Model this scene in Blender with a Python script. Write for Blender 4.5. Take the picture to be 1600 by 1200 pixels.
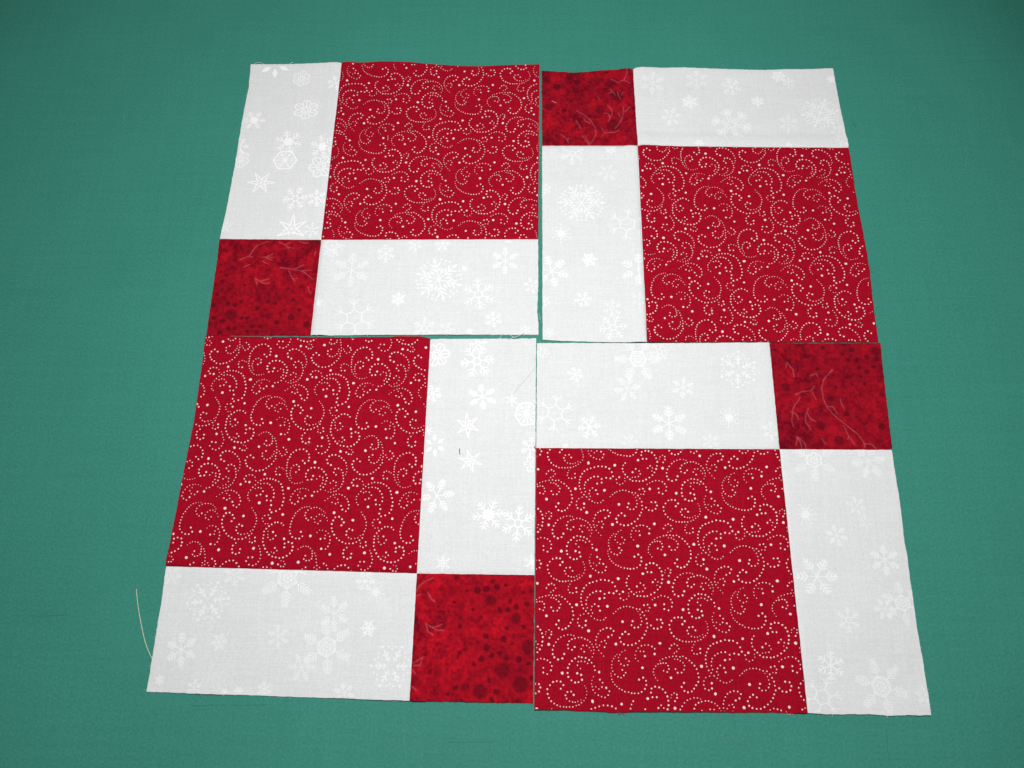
import bpy, math, random
import numpy as np
from mathutils import Matrix, Vector, Euler
from mathutils.bvhtree import BVHTree

for o in list(bpy.data.objects):
    bpy.data.objects.remove(o)
SC = bpy.context.scene
COL = SC.collection
random.seed(7)
RNG = np.random.RandomState(11)

# ------------------------------------------------------------------ camera
F_PX = 1126.94                       # focal length in pixels of the 1600 px wide photograph
CAM_POS = Vector((-0.003819, -0.112229, 0.280190))
CAM_ROT = Euler((0.319231, 0.017310, 0.017711), 'XYZ')
cam_data = bpy.data.cameras.new('camera')
cam_data.sensor_width = 36.0
cam_data.lens = F_PX / 1600.0 * 36.0
cam_data.clip_start = 0.005
cam_data.clip_end = 50.0
cam = bpy.data.objects.new('camera', cam_data)
cam.location = CAM_POS
cam.rotation_euler = CAM_ROT
COL.objects.link(cam)
SC.camera = cam

# ------------------------------------------------------------------ light: camera flash + dim room
world = bpy.data.worlds.new('World')
SC.world = world
world.use_nodes = True
bg = world.node_tree.nodes['Background']
bg.inputs['Color'].default_value = (1.0, 0.97, 0.92, 1)
bg.inputs['Strength'].default_value = 0.10

def lamp(name, kind, loc, target, power, size, color):
    d = bpy.data.lights.new(name, kind)
    d.energy = power
    d.color = color
    if kind == 'AREA':
        d.shape = 'RECTANGLE'
        d.size, d.size_y = size
    o = bpy.data.objects.new(name, d)
    o.location = loc
    o.rotation_euler = (Vector(target) - Vector(loc)).to_track_quat('-Z', 'Y').to_euler()
    COL.objects.link(o)
    return o

flash = lamp('camera_flash', 'SPOT', (-0.002, -0.004, 0.365), (-0.018, 0.016, 0), 6.1, None, (1.0, 0.995, 0.99))
flash.data.spot_size = math.radians(98)
flash.data.spot_blend = 0.55
flash.data.shadow_soft_size = 0.012
lamp('ceiling_light', 'AREA', (-0.4, 0.9, 2.2), (0, 0, 0), 2.5, (1.2, 0.6), (1.0, 0.94, 0.86))

vs = SC.view_settings
vs.view_transform = 'Standard'
vs.look = 'None'
vs.gamma = 1.0
vs.exposure = 0.0
vs.use_curve_mapping = False

# ------------------------------------------------------------------ pixel of the photograph -> point on a level plane
_R = CAM_ROT.to_matrix()
def P(px, py, z=0.0006):
    d = _R @ Vector(((px - 800.0) / F_PX, -(py - 600.0) / F_PX, -1.0))
    t = (z - CAM_POS.z) / d.z
    q = CAM_POS + d * t
    return (q.x, q.y)

def px_size(px, py):                # metres per photo pixel there, measured along the row
    a, b = P(px - 1, py), P(px + 1, py)
    return math.hypot(a[0] - b[0], a[1] - b[1]) / 2

# ------------------------------------------------------------------ materials
def new_mat(name):
    m = bpy.data.materials.new(name)
    m.use_nodes = True
    nt = m.node_tree
    b = nt.nodes['Principled BSDF']
    b.inputs['Roughness'].default_value = 0.85
    b.inputs['Specular IOR Level'].default_value = 0.25
    return m, nt, b

def nd(nt, kind, **kw):
    n = nt.nodes.new(kind)
    for k, v in kw.items():
        if hasattr(n, k):
            setattr(n, k, v)
        else:
            n.inputs[k].default_value = v
    return n

def weave(nt, pitch, seed):
    """0..1 value of a plain weave: crossing threads with slubs."""
    tc = nd(nt, 'ShaderNodeTexCoord')
    mp = nd(nt, 'ShaderNodeMapping')
    mp.inputs['Location'].default_value = (seed * 0.37, seed * 0.11, 0)
    nt.links.new(tc.outputs['Object'], mp.inputs['Vector'])
    warp = nd(nt, 'ShaderNodeTexNoise')
    warp.inputs['Scale'].default_value = 160
    warp.inputs['Detail'].default_value = 2
    nt.links.new(mp.outputs[0], warp.inputs['Vector'])
    add = nd(nt, 'ShaderNodeVectorMath', operation='MULTIPLY_ADD')
    add.inputs[1].default_value = (0.0005, 0.0005, 0)
    nt.links.new(warp.outputs['Color'], add.inputs[0])
    nt.links.new(mp.outputs[0], add.inputs[2])
    outs = []
    for ax, stretch in (('X', (1, .03, 1)), ('Y', (.03, 1, 1))):
        w = nd(nt, 'ShaderNodeTexWave', wave_type='BANDS', bands_direction=ax)
        w.inputs['Scale'].default_value = 2 * math.pi / pitch / 20.0
        w.inputs['Distortion'].default_value = 0.6
        w.inputs['Detail'].default_value = 1
        nt.links.new(add.outputs[0], w.inputs['Vector'])
        sm = nd(nt, 'ShaderNodeMapping')
        sm.inputs['Scale'].default_value = stretch
        nt.links.new(mp.outputs[0], sm.inputs['Vector'])
        n = nd(nt, 'ShaderNodeTexNoise')
        n.inputs['Scale'].default_value = 1.0 / pitch
        n.inputs['Detail'].default_value = 2
        nt.links.new(sm.outputs[0], n.inputs['Vector'])
        mx = nd(nt, 'ShaderNodeMath', operation='MULTIPLY_ADD')
        mx.inputs[1].default_value = 0.45
        nt.links.new(w.outputs['Fac'], mx.inputs[0])
        nt.links.new(n.outputs['Fac'], mx.inputs[2])
        outs.append(mx)
    s = nd(nt, 'ShaderNodeMath', operation='ADD')
    nt.links.new(outs[0].outputs[0], s.inputs[0])
    nt.links.new(outs[1].outputs[0], s.inputs[1])
    r = nd(nt, 'ShaderNodeMapRange')
    g = nd(nt, 'ShaderNodeTexNoise')
    g.inputs['Scale'].default_value = 1150
    g.inputs['Detail'].default_value = 1
    nt.links.new(mp.outputs[0], g.inputs['Vector'])
    s2 = nd(nt, 'ShaderNodeMath', operation='MULTIPLY_ADD')
    s2.inputs[1].default_value = 1.5
    nt.links.new(g.outputs['Fac'], s2.inputs[0])
    nt.links.new(s.outputs[0], s2.inputs[2])
    r.inputs['From Min'].default_value = 1.55
    r.inputs['From Max'].default_value = 2.85
    nt.links.new(s2.outputs[0], r.inputs['Value'])
    return r.outputs[0], mp

def cloth_mat(name, dark, light, seed, attr=None, bump=0.25, pitch=0.00048):
    m, nt, b = new_mat(name)
    b.inputs['Roughness'].default_value = 0.9
    b.inputs['Specular IOR Level'].default_value = 0.03
    wv, mp = weave(nt, pitch, seed)
    cloud = nd(nt, 'ShaderNodeTexNoise')
    cloud.inputs['Scale'].default_value = 55
    cloud.inputs['Detail'].default_value = 4
    nt.links.new(mp.outputs[0], cloud.inputs['Vector'])
    mix = nd(nt, 'ShaderNodeMix', data_type='RGBA')
    fac = nd(nt, 'ShaderNodeMath', operation='MULTIPLY_ADD', use_clamp=True)
    fac.inputs[1].default_value = 0.75
    c2 = nd(nt, 'ShaderNodeMath', operation='MULTIPLY')
    c2.inputs[1].default_value = 0.25
    nt.links.new(cloud.outputs['Fac'], c2.inputs[0])
    nt.links.new(wv, fac.inputs[0])
    nt.links.new(c2.outputs[0], fac.inputs[2])
    nt.links.new(fac.outputs[0], mix.inputs['Factor'])
    if attr:
        a = nd(nt, 'ShaderNodeAttribute', attribute_name=attr)
        d = nd(nt, 'ShaderNodeVectorMath', operation='MULTIPLY'); d.inputs[1].default_value = dark
        l = nd(nt, 'ShaderNodeVectorMath', operation='MULTIPLY'); l.inputs[1].default_value = light
        for q in (d, l):
            nt.links.new(a.outputs['Color'], q.inputs[0])
        nt.links.new(d.outputs[0], mix.inputs['A'])
        nt.links.new(l.outputs[0], mix.inputs['B'])
    else:
        mix.inputs['A'].default_value = (*dark, 1)
        mix.inputs['B'].default_value = (*light, 1)
    nt.links.new(mix.outputs['Result'], b.inputs['Base Color'])
    bp = nd(nt, 'ShaderNodeBump')
    bp.inputs['Strength'].default_value = bump
    bp.inputs['Distance'].default_value = 0.0001
    nt.links.new(wv, bp.inputs['Height'])
    nt.links.new(bp.outputs[0], b.inputs['Normal'])
    return m

M_WHITE = cloth_mat('white_cotton', (.606, .618, .625), (.754, .767, .774), 1)
M_SCROLL = cloth_mat('crimson_cotton', (.215, .0024, .0105), (.405, .0046, .0205), 2)
M_MOTTLE = cloth_mat('mottled_red_cotton', (.80, .80, .80), (1.22, 1.22, 1.22), 3, attr='print')
M_FLAKE_SOFT = cloth_mat('white_print', (.755, .768, .777), (.828, .842, .851), 4, bump=.1)
M_FLAKE = cloth_mat('bright_white_print', (.83, .838, .845), (.90, .905, .91), 5, bump=.1)
M_DOT = cloth_mat('cream_print', (.74, .545, .525), (.91, .74, .71), 6, bump=.1)

def plain(name, col, rough=.8):
    m, nt, b = new_mat(name)
    n = nd(nt, 'ShaderNodeTexNoise'); n.inputs['Scale'].default_value = 900
    tc = nd(nt, 'ShaderNodeTexCoord'); nt.links.new(tc.outputs['Object'], n.inputs['Vector'])
    r = nd(nt, 'ShaderNodeValToRGB')
    r.color_ramp.elements[0].color = (*[c * .8 for c in col], 1)
    r.color_ramp.elements[1].color = (*[min(1, c * 1.15) for c in col], 1)
    nt.links.new(n.outputs['Fac'], r.inputs[0])
    nt.links.new(r.outputs[0], b.inputs['Base Color'])
    b.inputs['Roughness'].default_value = rough
    return m

M_THREAD_CREAM = plain('cream_thread', (.72, .68, .45))
M_THREAD_WHITE = plain('white_thread', (.78, .78, .76))
M_THREAD_RED = plain('red_thread', (.42, .03, .04))
M_THREAD_GREY = plain('grey_thread', (.30, .31, .33))
M_SPECK = plain('grey_lint', (.16, .16, .20))
M_PINK = plain('pink_lint', (.62, .36, .32))
M_SCR_L = plain('pale_scratch', (.085, .27, .20), .7)
M_SCR_D = plain('dark_scratch', (.026, .165, .122), .7)

def mat_green():
    m, nt, b = new_mat('green_vinyl')
    tc = nd(nt, 'ShaderNodeTexCoord')
    def noise(scale, detail, stretch=(1, 1, 1), rough=.5):
        mp = nd(nt, 'ShaderNodeMapping'); mp.inputs['Scale'].default_value = stretch
        nt.links.new(tc.outputs['Object'], mp.inputs['Vector'])
        n = nd(nt, 'ShaderNodeTexNoise')
        n.inputs['Scale'].default_value = scale; n.inputs['Detail'].default_value = detail
        n.inputs['Roughness'].default_value = rough
        nt.links.new(mp.outputs[0], n.inputs['Vector'])
        return n.outputs['Fac']
    fine = noise(1100, 2, rough=.6)
    streak = noise(420, 3, (.06, 1, 1))
    streak2 = noise(380, 3, (1, .06, 1))
    cloud = noise(16, 3)
    def lin(a, k, c):
        q = nd(nt, 'ShaderNodeMath', operation='MULTIPLY_ADD')
        q.inputs[1].default_value = k
        nt.links.new(a, q.inputs[0])
        if c is None: q.inputs[2].default_value = 0
        else: nt.links.new(c, q.inputs[2])
        return q.outputs[0]
    f = lin(fine, .95, lin(streak, .20, lin(streak2, .18, lin(cloud, .22, None))))
    r = nd(nt, 'ShaderNodeMapRange')
    r.inputs['From Min'].default_value = .57; r.inputs['From Max'].default_value = .98
    nt.links.new(f, r.inputs['Value'])
    mix = nd(nt, 'ShaderNodeMix', data_type='RGBA')
    mix.inputs['A'].default_value = (.0295, .196, .148, 1)
    mix.inputs['B'].default_value = (.0440, .250, .195, 1)
    nt.links.new(r.outputs[0], mix.inputs['Factor'])
    # sparse pale specks of lint and dust, and a few dark nicks
    v = nd(nt, 'ShaderNodeTexVoronoi'); v.inputs['Scale'].default_value = 75
    nt.links.new(tc.outputs['Object'], v.inputs['Vector'])
    sep = nd(nt, 'ShaderNodeSeparateColor'); nt.links.new(v.outputs['Color'], sep.inputs[0])
    def mask(chan, thr, rad):
        a = nd(nt, 'ShaderNodeMath', operation='GREATER_THAN'); a.inputs[1].default_value = thr
        nt.links.new(sep.outputs[chan], a.inputs[0])
        c = nd(nt, 'ShaderNodeMath', operation='LESS_THAN'); c.inputs[1].default_value = rad
        nt.links.new(v.outputs['Distance'], c.inputs[0])
        d = nd(nt, 'ShaderNodeMath', operation='MULTIPLY')
        nt.links.new(a.outputs[0], d.inputs[0]); nt.links.new(c.outputs[0], d.inputs[1])
        e = nd(nt, 'ShaderNodeMath', operation='MULTIPLY'); e.inputs[1].default_value = .55
        nt.links.new(d.outputs[0], e.inputs[0])
        return e.outputs[0]
    m1 = nd(nt, 'ShaderNodeMix', data_type='RGBA'); m1.inputs['B'].default_value = (.16, .36, .29, 1)
    nt.links.new(mask('Red', .965, .020), m1.inputs['Factor']); nt.links.new(mix.outputs['Result'], m1.inputs['A'])
    m2 = nd(nt, 'ShaderNodeMix', data_type='RGBA'); m2.inputs['B'].default_value = (.008, .06, .045, 1)
    nt.links.new(mask('Green', .95, .016), m2.inputs['Factor']); nt.links.new(m1.outputs['Result'], m2.inputs['A'])
    nt.links.new(m2.outputs['Result'], b.inputs['Base Color'])
    b.inputs['Roughness'].default_value = .62
    b.inputs['Specular IOR Level'].default_value = .20
    bp = nd(nt, 'ShaderNodeBump'); bp.inputs['Strength'].default_value = .25; bp.inputs['Distance'].default_value = .0002
    nt.links.new(fine, bp.inputs['Height']); nt.links.new(bp.outputs[0], b.inputs['Normal'])
    return m
M_MAT = mat_green()

# ------------------------------------------------------------------ mesh helpers
def mesh_obj(name, verts, faces, mat, parent=None, smooth=False):
    me = bpy.data.meshes.new(name)
    me.from_pydata([tuple(v) for v in verts], [], faces)
    me.materials.append(mat)
    if smooth:
        me.polygons.foreach_set('use_smooth', [True] * len(me.polygons))
    me.update()
    o = bpy.data.objects.new(name, me)
    COL.objects.link(o)
    if parent is not None:
        o.parent = parent
        o.matrix_parent_inverse = Matrix.Identity(4)
    return o

def tag(o, label=None, cat=None, group=None, kind=None):
    if label: o['label'] = label
    if cat: o['category'] = cat
    if group: o['group'] = group
    if kind: o['kind'] = kind
    return o

def tube(points, r, n=6, taper=True):
    pts = [Vector(p) for p in points]
    # Catmull-Rom resample
    dense = []
    for i in range(len(pts) - 1):
        p0 = pts[max(i - 1, 0)]; p1 = pts[i]; p2 = pts[i + 1]; p3 = pts[min(i + 2, len(pts) - 1)]
        for k in range(8):
            t = k / 8
            dense.append(.5 * ((2 * p1) + (p2 - p0) * t + (2 * p0 - 5 * p1 + 4 * p2 - p3) * t * t + (3 * p1 - p0 - 3 * p2 + p3) * t ** 3))
    dense.append(pts[-1])
    V, Fc = [], []
    for i, p in enumerate(dense):
        d = (dense[min(i + 1, len(dense) - 1)] - dense[max(i - 1, 0)]).normalized()
        s = d.cross(Vector((0, 0, 1)))
        s = s.normalized() if s.length > 1e-6 else Vector((1, 0, 0))
        u = s.cross(d)
        rr = r * (.55 if taper and i in (0, len(dense) - 1) else 1) * (1 + .12 * math.sin(i * 2.1))
        for k in range(n):
            a = 2 * math.pi * k / n
            V.append(p + s * (math.cos(a) * rr) + u * (math.sin(a) * rr))
    m = len(dense)
    for i in range(m - 1):
        for k in range(n):
            Fc.append((i * n + k, i * n + (k + 1) % n, (i + 1) * n + (k + 1) % n, (i + 1) * n + k))
    Fc.append(tuple(range(n))[::-1]); Fc.append(tuple((m - 1) * n + k for k in range(n)))
    return V, Fc

# ------------------------------------------------------------------ cutting mat
def build_mat():
    X, Y, T, c, bv = .46, .34, .003, .012, .0006
    cy = .03
    def outline(inset):
        pts = []
        for sx, sy, a0 in ((1, 1, 0), (-1, 1, 90), (-1, -1, 180), (1, -1, 270)):
            for k in range(7):
                a = math.radians(a0 + 15 * k)
                pts.append((sx * (X - c) + (c - inset) * math.cos(a), cy + sy * (Y - c) + (c - inset) * math.sin(a)))
        return pts
    V, Fc = [], []
    rings = [(0, -T), (0, -bv), (bv, 0)]
    for ins, z in rings:
        V += [(x, y, z) for x, y in outline(ins)]
    n = 28
    for r in range(2):
        for k in range(n):
            Fc.append((r * n + k, r * n + (k + 1) % n, (r + 1) * n + (k + 1) % n, (r + 1) * n + k))
    Fc.append(tuple(range(n))[::-1]); Fc.append(tuple(range(2 * n, 3 * n)))
    o = mesh_obj('cutting_mat', V, Fc, M_MAT)
    tag(o, 'plain green vinyl cutting mat under the four patchwork blocks', 'cutting mat', kind='structure')
    return o
MAT = build_mat()

def strip(points, w, mat, z=.00012):
    pts = [Vector((*P(x, y, 0), z)) for x, y in points]
    V, Fc = [], []
    for i, p in enumerate(pts):
        d = (pts[min(i + 1, len(pts) - 1)] - pts[max(i - 1, 0)]).normalized()
        s = Vector((-d.y, d.x, 0)) * w * (.4 + .6 * random.random()) * (.3 if i in (0, len(pts) - 1) else 1)
        V += [p + s, p - s]
        if i: Fc.append((2 * i - 2, 2 * i - 1, 2 * i + 1, 2 * i))
    return mesh_obj('scratch', V, Fc, mat, MAT)

def wob(a, b, n, amp):
    return [(a[0] + (b[0] - a[0]) * k / n + random.uniform(-amp, amp), a[1] + (b[1] - a[1]) * k / n + random.uniform(-amp, amp)) for k in range(n + 1)]
for a, b, w, mt in [((1500, 98), (1545, 94), .00012, M_SCR_L), ((1548, 95), (1640, 87), .00017, M_SCR_L),
                    ((1370, 420.5), (1388, 421), .00018, M_SCR_L), ((1470, 420), (1482, 420.5), .00022, M_SCR_L),
                    ((1574, 420.5), (1600, 421), .00016, M_SCR_L), ((1376, 471), (1424, 471), .00008, M_SCR_L),
                    ((1452, 471), (1466, 471), .00016, M_SCR_L), ((1566, 471), (1576, 471), .00022, M_SCR_L),
                    ((1507, 262), (1512, 240), .00014, M_SCR_L), ((193, 678), (206, 674), .00018, M_SCR_L),
                    ((1440, 770), (1462, 850), .00010, M_SCR_L), ((1465, 850), (1472, 900), .00008, M_SCR_L),
                    ((300, 1103), (352, 1101), .00012, M_SCR_D), ((360, 1102), (420, 1101), .00012, M_SCR_D),
                    ((45, 963), (110, 961), .00009, M_SCR_D), ((1385, 1140), (1389, 1199), .00010, M_SCR_D),
                    ((1332, 193), (1338, 198), .00035, M_SCR_D), ((840, 75), (930, 73), .00007, M_SCR_L),
                    ((1105, 1150), (1180, 1152), .00007, M_SCR_L), ((60, 420), (150, 417), .00007, M_SCR_L),
                    ((585, 1106), (588, 1160), .00007, M_SCR_L), ((631, 1122), (633, 1188), .00010, M_SCR_L),
                    ((745, 1107.5), (832, 1109.5), .00010, M_SCR_L), ((1110, 1120), (1090, 1180), .00008, M_SCR_L),
                    ((1500, 884), (1590, 885), .00007, M_SCR_L), ((1400, 1010), (1404, 1060), .00006, M_SCR_D),
                    ((240, 300), (246, 340), .00006, M_SCR_D), ((700, 1160), (780, 1159), .00006, M_SCR_D)]:
    strip(wob(a, b, 10, .45), w * .8, mt)

# ------------------------------------------------------------------ print motifs, in units of their radius, as convex polygons
def rot(p, a):
    c, s = math.cos(a), math.sin(a)
    return (p[0] * c - p[1] * s, p[0] * s + p[1] * c)

class Pen:
    def __init__(s): s.polys = []
    def line(s, p, q, w0, w1=None):
        w1 = w0 if w1 is None else w1
        L = math.hypot(q[0] - p[0], q[1] - p[1]) or 1e-6
        d = ((q[0] - p[0]) / L, (q[1] - p[1]) / L); n = (-d[1], d[0])
        a, b = w0 / 2, w1 / 2
        s.polys.append([(p[0] - d[0] * a * .5, p[1] - d[1] * a * .5), (p[0] - n[0] * a, p[1] - n[1] * a), (q[0] - n[0] * b, q[1] - n[1] * b),
                        (q[0] + d[0] * b * .8, q[1] + d[1] * b * .8), (q[0] + n[0] * b, q[1] + n[1] * b), (p[0] + n[0] * a, p[1] + n[1] * a)])
    def path(s, pts, w, closed=False):
        for i in range(len(pts) - (0 if closed else 1)):
            s.line(pts[i], pts[(i + 1) % len(pts)], w)
    def disc(s, c, r, n=8):
        s.polys.append([(c[0] + r * math.cos(2 * math.pi * k / n), c[1] + r * math.sin(2 * math.pi * k / n)) for k in range(n)])
    def leaf(s, p, ang, L, w):      # blunt leaflet
        d = (math.cos(ang), math.sin(ang)); n = (-d[1], d[0])
        f = lambda t, o: (p[0] + d[0] * L * t + n[0] * o, p[1] + d[1] * L * t + n[1] * o)
        s.polys.append([f(0, -w * .3), f(.6, -w * .55), f(.95, -w * .35), f(1.05, 0), f(.95, w * .35), f(.6, w * .55), f(0, w * .3)])
    def diamond(s, p, ang, L, w):
        d = (math.cos(ang), math.sin(ang)); n = (-d[1], d[0])
        f = lambda t, o: (p[0] + d[0] * L * t + n[0] * o, p[1] + d[1] * L * t + n[1] * o)
        s.polys.append([f(0, 0), f(.45, -w / 2), f(1, 0), f(.45, w / 2)])

H = math.pi / 2
def motif(kind, rng):
    out = []
    for k in range(6):
        q = Pen()
        j = lambda a: a * rng.uniform(.88, 1.12)
        if kind in ('fern', 'fernfat', 'lattice'):
            fat = {'fern': .052, 'fernfat': .078, 'lattice': .036}[kind]
            q.line((0, .02), (0, .95), fat * .8)
            steps = {'fern': (.40, .56, .71, .85), 'fernfat': (.42, .60, .78), 'lattice': (.46, .57, .68, .78, .88)}[kind]
            for t in steps:
                L = j({'fern': .36, 'fernfat': .36, 'lattice': .33}[kind]) * (1.12 - .75 * t)
                for sg in (-1, 1):
                    q.leaf((0, t - .03), H + sg * math.radians(48), L, fat * 1.15)
            if kind == 'lattice':
                q.line((0, .16), rot((0, .16), math.pi / 3), .05)
                q.line((0, .36), rot((0, .36), math.pi / 3), .045)
                q.line((0, .36), rot((0, .22), math.pi / 6), .04); q.line(rot((0, .36), math.pi / 3), rot((0, .22), math.pi / 6), .04)
        elif kind == 'chunky':
            q.line((0, 0), (0, .93), .11, .10)
            for t, L in ((.42, .36), (.70, .27)):
                for sg in (-1, 1): q.leaf((0, t), H + sg * math.radians(50), j(L), .105)
        elif kind == 'solid':
            q.line((0, 0), (0, .95), .34, .16)
            for sg in (-1, 1): q.leaf((0, .42), H + sg * math.radians(48), j(.36), .2)
        elif kind in ('branch', 'dense'):
            w = .068
            q.line((0, .16 if kind == 'branch' else 0), (0, .98), w)
            for t, L in ((.46, .36), (.72, .27)):
                for sg in (-1, 1): q.line((0, t), (sg * L * .72, t + L * .68), w, w * .8)
            if kind == 'branch': q.line((0, .24), rot((0, .24), math.pi / 3), w * .9)
            else:
                q.leaf((0, .05), H + .5, .36, .14); q.leaf((0, .05), H - .5, .3, .14); q.disc((0, .12), .12)
        elif kind == 'double':
            for sg in (-1, 1):
                q.line((sg * .07, .14), (sg * .07, .66), .055)
                q.line((sg * .07, .62), (sg * .30, .86), .07); q.line((sg * .03, .70), (sg * .16, .96), .07)
            q.line((0, .62), (0, 1), .07)
            q.line((-.07, .16), rot((.07, .16), math.pi / 3), .05)
        elif kind == 'ornate':
            q.line((0, 0), (0, .74), .05)
            q.diamond((0, .70), H, .30, .15)
            for t, L in ((.34, .26), (.52, .3)):
                for sg in (-1, 1): q.leaf((0, t), H + sg * math.radians(44), j(L), .08)
            m = rot((0, 1), math.pi / 6)
            q.disc((m[0] * .86, m[1] * .86), .055); q.disc((m[0] * .72, m[1] * .72), .04)
            q.diamond((m[0] * .22, m[1] * .22), math.atan2(m[1], m[0]), .34, .12)
            for sg in (-1, 1): q.disc((sg * .28, .84), .05)
        elif kind == 'dots':
            q.disc((0, .94), .075); q.diamond((0, .56), H, .26, .13); q.leaf((0, .2), H, .26, .07)
            for sg in (-1, 1):
                q.leaf((sg * .05, .46), H + sg * math.radians(52), .26, .08); q.disc((sg * .27, .80), .05)
                q.leaf((sg * .03, .28), H + sg * math.radians(60), .18, .06); q.disc((sg * .40, .62), .035)
        elif kind == 'openstar':
            a = (0, .46); m1 = rot((0, .34), math.pi / 6); m2 = rot((0, .34), -math.pi / 6)
            w = .06
            q.path([m2, (.05, .40), a, (-.05, .40), m1], w); q.line(a, (0, .98), w)
            for sg in (-1, 1): q.line((0, .70), (sg * .24, .96), w, w * .8)
            if k == 0: q.disc((0, 0), .05)
        elif kind == 'star':
            t = (0, 1); m1 = rot((0, .30), math.pi / 6); m2 = rot((0, .30), -math.pi / 6)
            q.line(m1, t, .10, .05); q.line(m2, t, .10, .05); q.line((0, 0), m1, .05); q.line(m1, m2, .05)
        elif kind == 'diamond':
            q.diamond((0, .28), H, .72, .36)
        elif kind == 'rosette':
            pts = [rot((0, .66), -math.pi / 6), (.30, .86), (.12, 1.0), (-.12, 1.0), (-.30, .86), rot((0, .66), math.pi / 6)]
            q.path(pts, .085); q.line((0, .2), (0, .95), .07); q.line((0, .42), rot((0, .42), math.pi / 3), .07)
            q.line((0, .2), rot((0, .2), math.pi / 3), .07); q.line(rot((0, .42), math.pi / 6), rot((0, .68), math.pi / 6), .07)
        elif kind == 'hexwheel':
            q.line((0, 1), rot((0, 1), math.pi / 3), .12); q.line((0, 0), (0, .96), .06)
            m = rot((0, .74), math.pi / 6); q.line((0, 0), m, .05)
            for sg in (-1, 1): q.line((0, .5), (sg * .14, .70), .06)
        elif kind == 'burst':
            q.line((0, 0), (0, .72), .16, .08); q.disc((0, .90), .085)
            m = rot((0, 1), math.pi / 6); q.line((0, 0), (m[0] * .6, m[1] * .6), .13, .06); q.disc((m[0] * .76, m[1] * .76), .065)
            if k == 0: q.disc((0, 0), .32, 10)
        elif kind == 'asterisk':
            q.line((0, 0), (0, 1), .16)
        for poly in q.polys:
            out.append([rot(p, k * math.pi / 3) for p in poly])
    return out

def clip(poly, quad):
    """Sutherland-Hodgman against a counter-clockwise convex quad."""
    for i in range(len(quad)):
        a, b = quad[i], quad[(i + 1) % len(quad)]
        if not poly: return None
        new = []
        side = lambda p: (b[0] - a[0]) * (p[1] - a[1]) - (b[1] - a[1]) * (p[0] - a[0])
        for k in range(len(poly)):
            p, q = poly[k], poly[(k + 1) % len(poly)]
            sp, sq = side(p), side(q)
            if sp >= 0: new.append(p)
            if (sp >= 0) != (sq >= 0):
                t = sp / (sp - sq); new.append((p[0] + (q[0] - p[0]) * t, p[1] + (q[1] - p[1]) * t))
        poly = new
    return poly if len(poly) >= 3 else None

# ------------------------------------------------------------------ cut-and-sewn blocks: corner pixels, row by row
BLK = {
 'A': [(392, 101), (534, 99.5), (843, 101), (344, 373.5), (502, 375), (841, 374), (322, 523.9), (485.5, 524.0), (841.5, 522.5)],
 'B': [(846.5, 111), (989, 110), (1301, 107.5), (847, 228), (996.5, 228), (1325.5, 231), (847.8, 531), (1011, 535), (1373, 534.5)],
 'C': [(322, 524.9), (672.5, 530), (837.7, 530), (260, 885), (651.5, 896), (835.2, 898.5), (228.5, 1081), (640, 1095), (833.1, 1099)],
 'D': [(839.0, 535.8), (1202, 536), (1375, 536.3), (837.8, 700), (1218, 702), (1393, 703), (834.6, 1109), (1262, 1114), (1454, 1117.5)]}
VIA = {  # extra pixels along an edge
 ('A', 0, 1): [(440, 100.5), (500, 99.3), (526, 98.8)],
 ('A', 1, 2): [(537, 99), (548, 98.6), (570, 98.4), (597, 96.6), (633, 97.4), (680, 101.5), (737, 104), (761, 104.3), (800, 102.5)],
 ('A', 0, 3): [(387.8, 142), (378.7, 188.5), (367, 258), (355.5, 320)],
 ('A', 5, 8): [(841.2, 440), (840, 470), (839.4, 490), (841, 505)],
 ('B', 0, 1): [(877.5, 112.8), (896, 114), (915, 113), (940, 110.4), (971, 108.5), (984, 109)],
 ('B', 1, 2): [(991, 108.3), (996, 107.2), (1009, 106.2), (1092, 107.5), (1182, 110.2), (1248, 109)],
 ('B', 5, 8): [(1339, 311.6), (1351, 377), (1360, 435), (1368, 500)],
 ('B', 6, 7): [(880, 533), (950, 534.6)],
 ('B', 4, 5): [(1003, 226.5), (1020, 226.8), (1060, 228.5), (1200, 230.3)],
 ('C', 0, 3): [(302.5, 660), (282.5, 760)],
 ('C', 3, 6): [(251.8, 944.8), (238.8, 1022)],
 ('C', 0, 1): [(420, 526), (494, 526.6), (592, 526.6), (626, 525.4), (660, 527)],
 ('C', 1, 2): [(700, 529.5), (770, 529.2)],
 ('D', 5, 8): [(1406, 785), (1413.5, 847.7), (1418.6, 869.7), (1420.9, 895), (1433.7, 983), (1444, 1045.7)],
 ('D', 7, 8): [(1300, 1116.5), (1360, 1116), (1390, 1118.6), (1425, 1117.3)],
 ('D', 6, 7): [(900, 1110.4), (960, 1113), (1040, 1112), (1150, 1113.3)],
 ('D', 2, 5): [(1383, 610)],
}
# patch = (kind, corner indices tl, tr, br, bl)
LAY = {
 'A': [('snow', 0, 1, 4, 3), ('scroll', 1, 2, 5, 4), ('mottle', 3, 4, 7, 6), ('snow', 4, 5, 8, 7)],
 'B': [('mottle', 0, 1, 4, 3), ('snow', 1, 2, 5, 4), ('snow', 3, 4, 7, 6), ('scroll', 4, 5, 8, 7)],
 'C': [('scroll', 0, 1, 4, 3), ('snow', 1, 2, 5, 4), ('snow', 3, 4, 7, 6), ('mottle', 4, 5, 8, 7)],
 'D': [('snow', 0, 1, 4, 3), ('mottle', 1, 2, 5, 4), ('scroll', 3, 4, 7, 6), ('snow', 4, 5, 8, 7)]}
OUTER = {(0, 1), (1, 2), (2, 5), (5, 8), (6, 7), (7, 8), (0, 3), (3, 6)}
BASEZ = {'A': .00060, 'B': .00062, 'C': .00058, 'D': .00066}

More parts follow.
